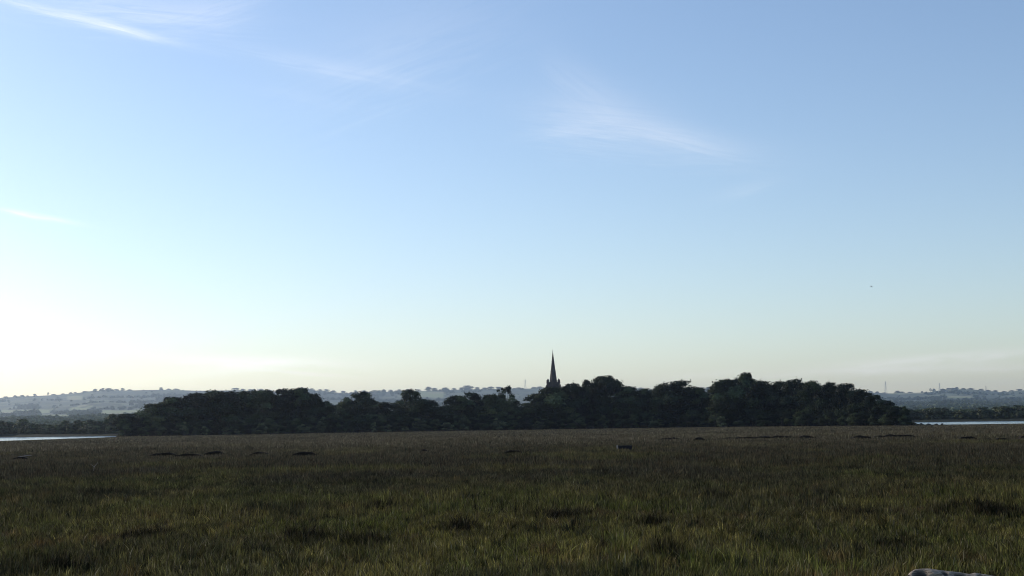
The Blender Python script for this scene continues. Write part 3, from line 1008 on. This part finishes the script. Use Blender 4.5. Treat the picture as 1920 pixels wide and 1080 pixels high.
# white farmhouse on the right ridge
u, y = 1772, 10030.0
t = gx(u, 1.0, 735)
bz = float(hill_z(np.array([t]), np.array([y]))[0])
fh = thing('farmhouse', (t * y, y, bz - 0.3), 'small white farmhouse with a slate roof just under the right ridge', 'house', None, 0.1)
bm = bmesh.new()
box(bm, -15, 15, -5, 5, -1, 6.2)
wallo = bm_obj('wall', bm, M_WHITE, fh)
bm = bmesh.new()
pr = [[bm.verts.new((x, yy, z)) for yy, z in ((-5.5, 6.15), (0, 10.4), (5.5, 6.15))] for x in (-15.3, 15.3)]
bm.faces.new(pr[0])
bm.faces.new(pr[1])
for q in range(3):
    bm.faces.new((pr[0][q], pr[0][(q + 1) % 3], pr[1][(q + 1) % 3], pr[1][q]))
rf = bm_obj('roof', bm, M_SLATE, fh)
for x in (-13.5, 13.5):
    bm = bmesh.new()
    box(bm, x - 0.6, x + 0.6, -0.5, 0.5, 9.0, 12.0)
    bm_obj('chimney', bm, M_WHITE, rf)

# ------------------------------------------------------------------ meadow: peat banks, trough, stones, log
HAGS = [
    (42, 863, 30, 5, 'small dark peat step with a pale bleached stick near the left edge'),
    (305, 854, 50, 7, 'ragged dark peat step, left piece of the broken pair left of centre'),
    (352, 856, 58, 7, 'long low peat step, middle piece of the broken pair left of centre'),
    (398, 853, 40, 9, 'tallest black peat step, right end of the broken pair left of centre'),
    (487, 852, 36, 6, 'dark peat step between the tallest left one and the lone black one'),
    (572, 853, 50, 8, 'lone black peat step under the first gap in the wood'),
    (795, 848, 14, 5, 'smallest dark peat step below the tower-like tree'),
    (962, 850, 30, 6, 'low dark hummock in the mid meadow below the spindly tree'),
    (1255, 824, 40, 4, 'thin dark peat line right of the trough'),
    (1310, 826, 24, 7, 'compact black peat step under the great round dome'),
    (1430, 822, 170, 4, 'very long thin dark peat line under the right block'),
    (1512, 822, 34, 6, 'dark thickening at the right end of the long thin peat line'),
    (1616, 822, 36, 9, 'largest black peat step below the fall of the right block'),
    (1680, 819, 80, 5, 'long low peat line running right from the largest black step'),
    (1817, 823, 28, 9, 'isolated black peat step below the right water'),
    (1878, 825, 26, 6, 'brownish peat step second from the right edge'),
    (1916, 823, 16, 7, 'dark peat step cut by the right picture edge'),
]


def hump(name, x, y, z0, L, Hh, D, mat, seed, label, cat, group):
    """an eroded bank: ragged overhanging lip on the near side, sloping back behind"""
    rng = np.random.default_rng(seed)
    n, m = max(14, int(L / 0.22)), 9
    V = []
    for a in range(n):
        s = a / (n - 1)
        env = min(1, 3 * s, 3 * (1 - s)) ** 0.6 * (0.45 + 0.7 * float(fbm(np.array(s * L * 1.1 + seed), np.array(seed * 1.7), 3, 3)))
        h = max(0.03, Hh * env)
        off = (float(vnoise(np.array(s * L * 0.45), np.array(seed * 0.37), 8)) - 0.5) * 1.8
        for b in range(m):
            r = b / (m - 1)
            prof = [(-0.02, -0.3), (0.05, 0.0), (0.02, 0.35), (-0.06, 0.72), (-0.10, 0.95), (0.10, 1.05), (0.5, 0.9), (0.8, 0.45), (1.0, -0.2)][b]
            j = rng.uniform(-0.05, 0.05, 3)
            V.append((x - L / 2 + s * L + j[0] * 2, y + off + prof[0] * D + j[1], z0 + prof[1] * h + j[2] * 0.6))
    o = np_mesh(name, np.array(V), [grid_faces(n, m)], mat)
    return tag(o, label, cat, group)


hag_xy = []
for k, (u, v, w, h, lab) in enumerate(HAGS):
    hz = 793 + (960 - u) * math.tan(rad(0.88))
    y = EYE * F / (v - hz) * 0.985
    x = gx(u, y, v)
    z0 = float(land_z(np.array([x]), np.array([y]))[0])
    L = w * y / F
    hag_xy.append((x, y, L))
    hump('peat_bank', x, y, z0 + 0.05, L * 1.1, h * y / F * 0.45 + 0.27, 1.6, M_PEAT, 300 + k, lab, 'peat bank', 'eroded peat banks across the meadow')


def rock(x, y, z, s, seed):
    bm = bmesh.new()
    bmesh.ops.create_icosphere(bm, subdivisions=3, radius=1)
    rng = random.Random(seed)
    ph = [rng.uniform(0, 6) for _ in range(6)]
    for v in bm.verts:
        c = v.co.copy()
        k = 1 + 0.18 * math.sin(c.x * 3 + ph[0]) + 0.15 * math.sin(c.y * 4 + ph[1]) + 0.14 * math.sin(c.z * 4 + ph[2]) + 0.06 * math.sin(c.x * 9 + ph[3]) * math.sin(c.y * 9 + ph[4])
        v.co = Vector((c.x * s[0], c.y * s[1], c.z * s[2])) * k
    o = bm_obj('shore_stone', bm, M_ROCK)
    o.location = (x, y, z)
    return o


for k, (u, w, lab) in enumerate([(1713, 14, 'longest dark stone, lying on the shore at the wood\'s right tip'), (1728, 9, 'dark shore stone touching the long one at the wood\'s right tip'),
                                 (1742, 7, 'small low dark stone in the middle of the right shoreline'), (1755, 6, 'dark shore stone, last but one towards the right'),
                                 (1767, 4, 'tiniest dark stone, farthest right along the shoreline')]):
    y = 560.0 - k * 4
    x = gx(u, y, 798)
    s = w * y / F / 2
    tag(rock(x, y, -0.15, (s, 0.9, 0.62 - 0.05 * k), 40 + k), lab, 'stone', 'dark stones on the right shoreline')

# trough
ty = EYE * F / (843 - 789.8)
tx = gx(1172, ty, 838)
tz = float(land_z(np.array([tx]), np.array([ty]))[0])
tr = thing('trough', (tx, ty, tz), 'dark concrete water trough with a pale left post, alone in the middle meadow', 'trough', None, -0.06)
tl, th = 25 * ty / F / 2, 0.44
bm = bmesh.new()
box(bm, -tl, tl, -0.4, -0.31, 0.0, th)
box(bm, -tl, tl, 0.31, 0.4, 0.0, th)
box(bm, -tl, -tl + 0.09, -0.309, 0.309, 0.0, th)
box(bm, tl - 0.09, tl, -0.309, 0.309, 0.0, th)
box(bm, -tl + 0.091, tl - 0.091, -0.309, 0.309, 0.0, 0.12)
bm_obj('basin', bm, M_HOLLOW, tr)
bm = bmesh.new()
for a in ((-tl - 0.03, tl + 0.03, -0.44, -0.29), (-tl - 0.03, tl + 0.03, 0.29, 0.44), (-tl - 0.03, -tl + 0.11, -0.289, 0.289), (tl - 0.11, tl + 0.03, -0.289, 0.289)):
    box(bm, *a, th + 0.002, th + 0.07)
bm_obj('rim', bm, M_CONC, tr)
bm = bmesh.new()
box(bm, -tl - 0.2, -tl - 0.05, -0.46, -0.31, -0.1, th + 0.1)
bmesh.ops.bevel(bm, geom=bm.edges[:], offset=0.012, segments=1, affect='EDGES')
bm_obj('post', bm, M_POST, tr)


# weathered log at the bottom right
def log_material():
    m, n, L, p = new_mat('bleached_wood')
    tc = n.new('ShaderNodeTexCoord')
    mp = n.new('ShaderNodeMapping')
    mp.inputs['Scale'].default_value = (2.2, 16, 16)
    L.new(tc.outputs['Object'], mp.inputs[0])
    nz = n.new('ShaderNodeTexNoise')
    nz.inputs['Scale'].default_value = 2.0
    nz.inputs['Detail'].default_value = 8
    nz.inputs['Distortion'].default_value = 1.6
    L.new(mp.outputs[0], nz.inputs['Vector'])
    r = n.new('ShaderNodeValToRGB')
    e = r.color_ramp.elements
    e[0].position, e[0].color = 0.33, (0.075, 0.056, 0.038, 1)
    e[1].position, e[1].color = 0.62, (0.37, 0.305, 0.23, 1)
    L.new(nz.outputs[0], r.inputs[0])
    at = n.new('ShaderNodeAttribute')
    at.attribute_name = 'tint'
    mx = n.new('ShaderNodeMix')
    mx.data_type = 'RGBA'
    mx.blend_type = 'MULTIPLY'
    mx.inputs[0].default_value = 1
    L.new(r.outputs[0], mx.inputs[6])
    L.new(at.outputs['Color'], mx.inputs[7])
    L.new(mx.outputs[2], p.inputs['Base Color'])
    p.inputs['Roughness'].default_value = 0.8
    b = n.new('ShaderNodeBump')
    b.inputs['Strength'].default_value = 0.5
    b.inputs['Distance'].default_value = 0.02
    L.new(nz.outputs[0], b.inputs['Height'])
    L.new(b.outputs[0], p.inputs['Normal'])
    return m


LY = 25.0
prof_u = np.array([1704, 1709, 1716, 1725, 1745, 1760, 1780, 1800, 1810, 1818, 1830, 1842, 1862, 1885])
prof_v = np.array([1078, 1072, 1068, 1066.5, 1066.5, 1069, 1071.5, 1073, 1075.5, 1076.5, 1074.5, 1076.5, 1079.5, 1083.5])
px0, px1 = gx(1704, LY, 1072), gx(1885, LY, 1080)
n, m = 160, 96
V, TI = [], []
ztop = np.array([gz(a, b, LY) for a, b in zip(prof_u, prof_v)])
ptx = np.array([gx(a, LY, b) for a, b in zip(prof_u, prof_v)])
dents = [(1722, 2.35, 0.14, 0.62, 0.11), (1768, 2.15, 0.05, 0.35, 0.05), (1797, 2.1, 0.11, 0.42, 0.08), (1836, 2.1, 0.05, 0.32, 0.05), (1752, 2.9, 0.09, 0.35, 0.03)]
for a in range(n):
    s = a / (n - 1)
    x = px0 + (px1 - px0) * s
    zt_ = float(np.interp(x, ptx, ztop))
    r = max(0.05, (zt_ + 0.02) / 2)
    for b in range(m):
        th_ = 2 * math.pi * b / m                   # 0 = far side, pi/2 = top, pi = near side
        rr = r * (1 + 0.05 * math.sin(3 * th_ + 5 * s) + 0.035 * math.sin(9 * th_ + 3 * s + 4 * math.sin(6 * s)) + 0.03 * math.sin(19 * th_ + 6 * math.sin(5 * s)) + 0.03 * math.sin(41 * s + 2 * th_) * math.sin(23 * s))
        if abs(th_ - math.pi / 2) < 0.35:
            rr = r * (1 + 0.01 * math.sin(9 * th_))
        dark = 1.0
        for du, dth, dl, dw, dep in dents:
            dx = (x - gx(du, LY, 1072)) / dl
            dt = (th_ - dth) / dw
            g = math.exp(-(dx * dx + dt * dt) ** 1.6)
            rr -= dep * g
            dark = min(dark, 1 - 0.88 * min(1, g * 1.3) if dep > 0.04 else dark)  # shade of the hollows painted into the tint, following each dent
        V.append((x - px0, math.cos(th_) * rr * 1.15, r - 0.02 + math.sin(th_) * rr))
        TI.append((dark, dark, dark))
fs = []
for a in range(n - 1):
    for b in range(m):
        fs.append((a * m + b, a * m + (b + 1) % m, (a + 1) * m + (b + 1) % m, (a + 1) * m + b))
V.append((0.10, 0, 0.12))
TI.append((0.1, 0.1, 0.1))  # shade inside the hollow left end, painted dark as well
V.append((px1 - px0, 0, 0.1))
TI.append((0.6, 0.6, 0.6))
tri = [(b, (b + 1) % m, n * m) for b in range(m)] + [((n - 1) * m + b, (n - 1) * m + (b + 1) % m, n * m + 1) for b in range(m)]
lz = float(land_z(np.array([px0 + 0.8]), np.array([LY]))[0])
LOGM = log_material()
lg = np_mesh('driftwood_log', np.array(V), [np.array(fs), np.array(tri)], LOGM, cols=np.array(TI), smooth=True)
lg.location = (px0, LY, 0.0)
tag(lg, 'bleached knotty driftwood log with black hollows, lying in the grass at the bottom right', 'log')

# pale dead sticks lying on the meadow
for k, (u, v, lab) in enumerate([(48, 861, 'short bleached stick lying on the small peat step near the left edge'), (175, 881, 'forked pale stick poking out of dark rushes left of the peat steps')]):
    hz = 793 + (960 - u) * math.tan(rad(0.88))
    y = EYE * F / (v - hz) * 0.96
    x = gx(u, y, v)
    z = float(land_z(np.array([x]), np.array([y]))[0])
    bm = bmesh.new()
    if k == 0:
        bar(bm, (-0.75, 0, 0.36), (0.0, 0.05, 0.47), 0.03, 0.04, 6)
        bar(bm, (0.0, 0.05, 0.47), (0.6, 0, 0.52), 0.04, 0.02, 6)
        bar(bm, (-0.1, 0.05, 0.45), (-0.15, 0.1, -0.1), 0.03, 0.03, 6)
    else:
        bar(bm, (0, 0, -0.1), (0.05, 0, 0.32), 0.022, 0.018, 6)
        bar(bm, (0.05, 0, 0.32), (0.32, 0, 0.62), 0.018, 0.008, 6)
        bar(bm, (0.05, 0, 0.32), (-0.2, 0, 0.5), 0.015, 0.006, 6)
    o = bm_obj('dead_stick', bm, M_POST)
    o.location = (x, y, z)
    tag(o, lab, 'stick', 'bleached sticks on the meadow')

# a bird far off in the right-hand sky
by = 150.0
d = ray(1634, 537)
bm = bmesh.new()
bmesh.ops.create_uvsphere(bm, u_segments=10, v_segments=8, radius=1, matrix=Matrix.Diagonal((0.06, 0.16, 0.055, 1)))
for s in (-1, 1):
    pts = [(0.03, 0.05, 0.02), (0.16, 0.07, 0.09), (0.30, -0.05, 0.04), (0.15, -0.04, 0.08), (0.03, -0.06, 0.02)]
    top = [bm.verts.new((s * a, b, c + 0.008)) for a, b, c in pts]
    bot = [bm.verts.new((s * a, b, c - 0.008)) for a, b, c in pts]
    bm.faces.new(top)
    bm.faces.new(bot)
    for q in range(5):
        bm.faces.new((top[q], top[(q + 1) % 5], bot[(q + 1) % 5], bot[q]))
bird = bm_obj('bird', bm, M_FEATHER)
bird.location = (d.x / d.y * by, by, EYE + d.z / d.y * by)
bird.scale = (0.6, 0.6, 0.6)
bird.rotation_euler = (0, 0, 0.9)
tag(bird, 'tiny dark bird flying in the clear sky right of the church', 'bird')

# ------------------------------------------------------------------ grass and rushes of the meadow
C_OLIVE = np.array((0.066, 0.062, 0.021))
C_GREEN = np.array((0.078, 0.084, 0.018))
C_GOLD = np.array((0.140, 0.116, 0.034))
C_RUST = np.array((0.110, 0.064, 0.028))
C_STRAW = np.array((0.125, 0.106, 0.068))
C_RUSH = np.array((0.017, 0.020, 0.010))
C_MID = np.array((0.032, 0.031, 0.020))


def mixc(a, b, t):
    return a + (b - a) * np.clip(t, 0, 1)[:, None]


def blades(rng, y0, y1, dens, w0, hscale, seg, straw_t, clump):
    half = 0.45
    area = half * (y1 ** 2 - y0 ** 2) + 28 * (y1 - y0)
    n = int(area * dens)
    y = np.sqrt(rng.uniform(y0 ** 2, y1 ** 2, n))
    x = rng.uniform(-1, 1, n) * (half * y + 14)
    # tussocks: pull stems towards jittered centres
    cxi, cyi = np.floor(x / clump), np.floor(y / clump)
    ccx = (cxi + hash2(cxi, cyi, 1)) * clump
    ccy = (cyi + hash2(cxi, cyi, 2)) * clump
    pull = rng.uniform(0, 0.75, n) * (hash2(cxi, cyi, 3) > 0.35)
    x = x + (ccx - x) * pull
    y = y + (ccy - y) * pull
    t = x / np.maximum(y, 1)
    ysh = np.interp(t, TS, YS)
    ok = (y < ysh - 1) & (y < np.interp(t, [gx(q, 1.0) for q in top_u], [q[3] for q in WOODS], left=9e9, right=9e9) + 6)
    # log lies clear of tall stems
    ok &= ~((np.abs(y - LY) < 0.3) & (x > px0 - 0.05) & (x < px1 + 0.05))
    x, y, cxi, cyi = x[ok], y[ok], cxi[ok], cyi[ok]
    n = len(x)
    z = land_z(x, y)
    big = fbm(x / 9, y / 16, 51, 4)
    mid = fbm(x / 2.6, y / 4.2, 61, 3)
    fine = hash2(cxi, cyi, 12)
    hgt = hscale * (0.55 + 0.75 * mid) * rng.uniform(0.6, 1.25, n) * (0.6 + 0.85 * fine)
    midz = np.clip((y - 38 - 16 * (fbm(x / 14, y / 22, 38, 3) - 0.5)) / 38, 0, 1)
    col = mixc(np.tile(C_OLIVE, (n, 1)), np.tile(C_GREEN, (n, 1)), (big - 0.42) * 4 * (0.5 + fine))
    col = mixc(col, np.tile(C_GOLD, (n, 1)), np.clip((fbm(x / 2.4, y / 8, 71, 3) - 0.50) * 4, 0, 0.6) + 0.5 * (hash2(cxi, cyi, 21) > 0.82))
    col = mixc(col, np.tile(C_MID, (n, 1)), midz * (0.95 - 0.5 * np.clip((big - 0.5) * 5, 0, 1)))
    rust = np.clip((fbm(x / 1.3, y / 3.6, 81, 3) - 0.62) * 7, 0, 1) * (1 - midz * 0.6) * (hash2(cxi, cyi, 23) > 0.45)
    col = mixc(col, np.tile(C_RUST, (n, 1)), rust * 0.65)
    rush = np.clip((fbm(x / 1.7, y / 5.5, 95, 3) - 0.60) * 5, 0, 0.7) + 0.75 * (hash2(cxi, cyi, 25) > 0.86)
    hole = np.zeros(n)
    for hx_, hy_, hr in hole_xy:
        d = np.hypot((x - hx_) / hr, (y - hy_) / (hr * 1.6))
        hole = np.maximum(hole, np.clip(1.6 - d * 1.3 + (fbm(x * 1.6, y * 0.9, 43, 2) - 0.5) * 1.6, 0, 1))
    rush = np.maximum(rush, hole)
    straw = np.clip((y - 100 - 80 * (fbm(x / 25, y / 40, 37, 3) - 0.5)) / 170, 0, 0.85) * straw_t * (0.45 + 0.9 * fbm(x / 7, y / 20, 33, 3))
    col = mixc(col, np.tile(C_STRAW, (n, 1)), np.maximum(straw, (rng.uniform(size=n) < 0.10) * (0.75 - 0.35 * midz)))
    col = mixc(col, np.tile(C_RUSH, (n, 1)), rush * (0.85 - 0.3 * np.clip((y - 150) / 100, 0, 1)))
    col = col * (1 - 0.7 * hole[:, None])
    hgt = hgt * (1 + 0.15 * rush) * (1 + 0.4 * hole)
    hgt = hgt * np.clip((ysh[ok] - y) / 40, 0.35, 1)
    near_log = (y < LY) & (y > 20) & (x > px0 - 0.35) & (x < px1 + 0.4)
    hgt = np.where(near_log, np.minimum(hgt, 0.12 + 0.12 * (rng.uniform(size=n) < 0.25)), hgt)
    for hx_, hy_, L_ in hag_xy:
        m_ = (y < hy_ + 0.2) & (y > hy_ - 9) & (np.abs(x - hx_) < L_ * 0.55)
        hgt = np.where(m_, hgt * 0.72, hgt)
        m_ = (y > hy_ - 0.1) & (y < hy_ + 2.4) & (np.abs(x - hx_) < L_ * 0.5)
        hgt = np.where(m_, hgt * 0.8, hgt)
    m_ = (y < ty + 0.5) & (y > ty - 9) & (np.abs(x - tx) < 1.4)
    hgt = np.where(m_, hgt * 0.4, hgt)
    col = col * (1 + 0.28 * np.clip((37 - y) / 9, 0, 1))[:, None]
    col = col * np.exp((hash2(cxi, cyi, 27) - 0.5) * 0.9)[:, None]
    col = col * np.clip(np.exp(rng.normal(-0.12, 0.55, (n, 1))), 0.2, 2.6)
    w = w0 * rng.uniform(0.6, 1.4, n) * np.clip(y / y0, 1, 3)
    ang = rng.uniform(0, math.pi, n)
    la = hash2(cxi, cyi, 31) * 6.28 + rng.normal(0.2, 0.8, n)
    lean = hgt * np.abs(rng.normal(0.30, 0.32, n))
    dx, dy = np.cos(ang) * w * 0.5, np.sin(ang) * w * 0.5
    lx, ly = np.cos(la) * lean, np.sin(la) * lean
    b0 = np.stack([x - dx, y - dy, z - 0.04], 1)
    b1 = np.stack([x + dx, y + dy, z - 0.04], 1)
    tip = np.stack([x + lx, y + ly, z + hgt], 1)
    tipc = np.where((rng.uniform(size=(n, 1)) < 0.25), mixc(col, np.tile(C_RUST, (n, 1)), np.full(n, 0.5)) * 1.2, np.where(rng.uniform(size=(n, 1)) < 0.12, np.tile(C_STRAW, (n, 1)) * 1.3, col))
    if seg == 1:
        V = np.stack([b0, b1, tip], 1).reshape(-1, 3)
        C = np.stack([col, col, tipc], 1).reshape(-1, 3)
        return V, [np.arange(3 * n).reshape(-1, 3)], C
    m0 = np.stack([x + lx * 0.35 - dx * 0.8, y + ly * 0.35 - dy * 0.8, z + hgt * 0.58], 1)
    m1 = np.stack([x + lx * 0.35 + dx * 0.8, y + ly * 0.35 + dy * 0.8, z + hgt * 0.58], 1)
    V = np.stack([b0, b1, m1, m0, tip], 1).reshape(-1, 3)
    C = np.stack([col, col, col, col, tipc], 1).reshape(-1, 3)
    k = np.arange(n) * 5
    return V, [np.stack([k, k + 1, k + 2, k + 3], 1), np.stack([k + 3, k + 2, k + 4], 1)], C


rng = np.random.default_rng(99)
sets = [blades(rng, 19, 44, 330, 0.0115, 0.23, 2, 0.0, 0.30), blades(rng, 44, 85, 110, 0.018, 0.27, 2, 0.0, 0.45),
        blades(rng, 85, 180, 40, 0.038, 0.30, 1, 0.9, 0.8), blades(rng, 180, 300, 6.0, 0.075, 0.36, 1, 1.0, 1.2), blades(rng, 300, 640, 1.6, 0.12, 0.27, 1, 1.0, 1.8)]
off, VV, FF, CC = 0, [], [], []
for V, fs_, C in sets:
    VV.append(V)
    CC.append(C)
    FF += [f + off for f in fs_]
    off += len(V)
quads = [f for f in FF if f.shape[1] == 4]
tris = [f for f in FF if f.shape[1] == 3]
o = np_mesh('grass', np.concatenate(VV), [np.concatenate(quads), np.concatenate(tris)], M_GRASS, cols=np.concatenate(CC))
tag(o, 'rough rushes and sedge grass covering the whole meadow', kind='stuff')

# ------------------------------------------------------------------ haze: still morning air over the land
bm = bmesh.new()
box(bm, -13500, 13500, -150, 15000, -5, 345)
hz_m = bpy.data.materials.new('morning_haze')
hz_m.use_nodes = True
hn = hz_m.node_tree.nodes
hn.remove(hn['Principled BSDF'])
pv = hn.new('ShaderNodeVolumePrincipled')
pv.inputs['Color'].default_value = (0.70, 0.83, 1.0, 1)
pv.inputs['Density'].default_value = HAZE_DENSITY
pv.inputs['Anisotropy'].default_value = 0.66
hz_m.node_tree.links.new(pv.outputs[0], hn['Material Output'].inputs['Volume'])
tag(bm_obj('haze', bm, hz_m), 'thin blue morning haze over the lough and hills', kind='stuff')
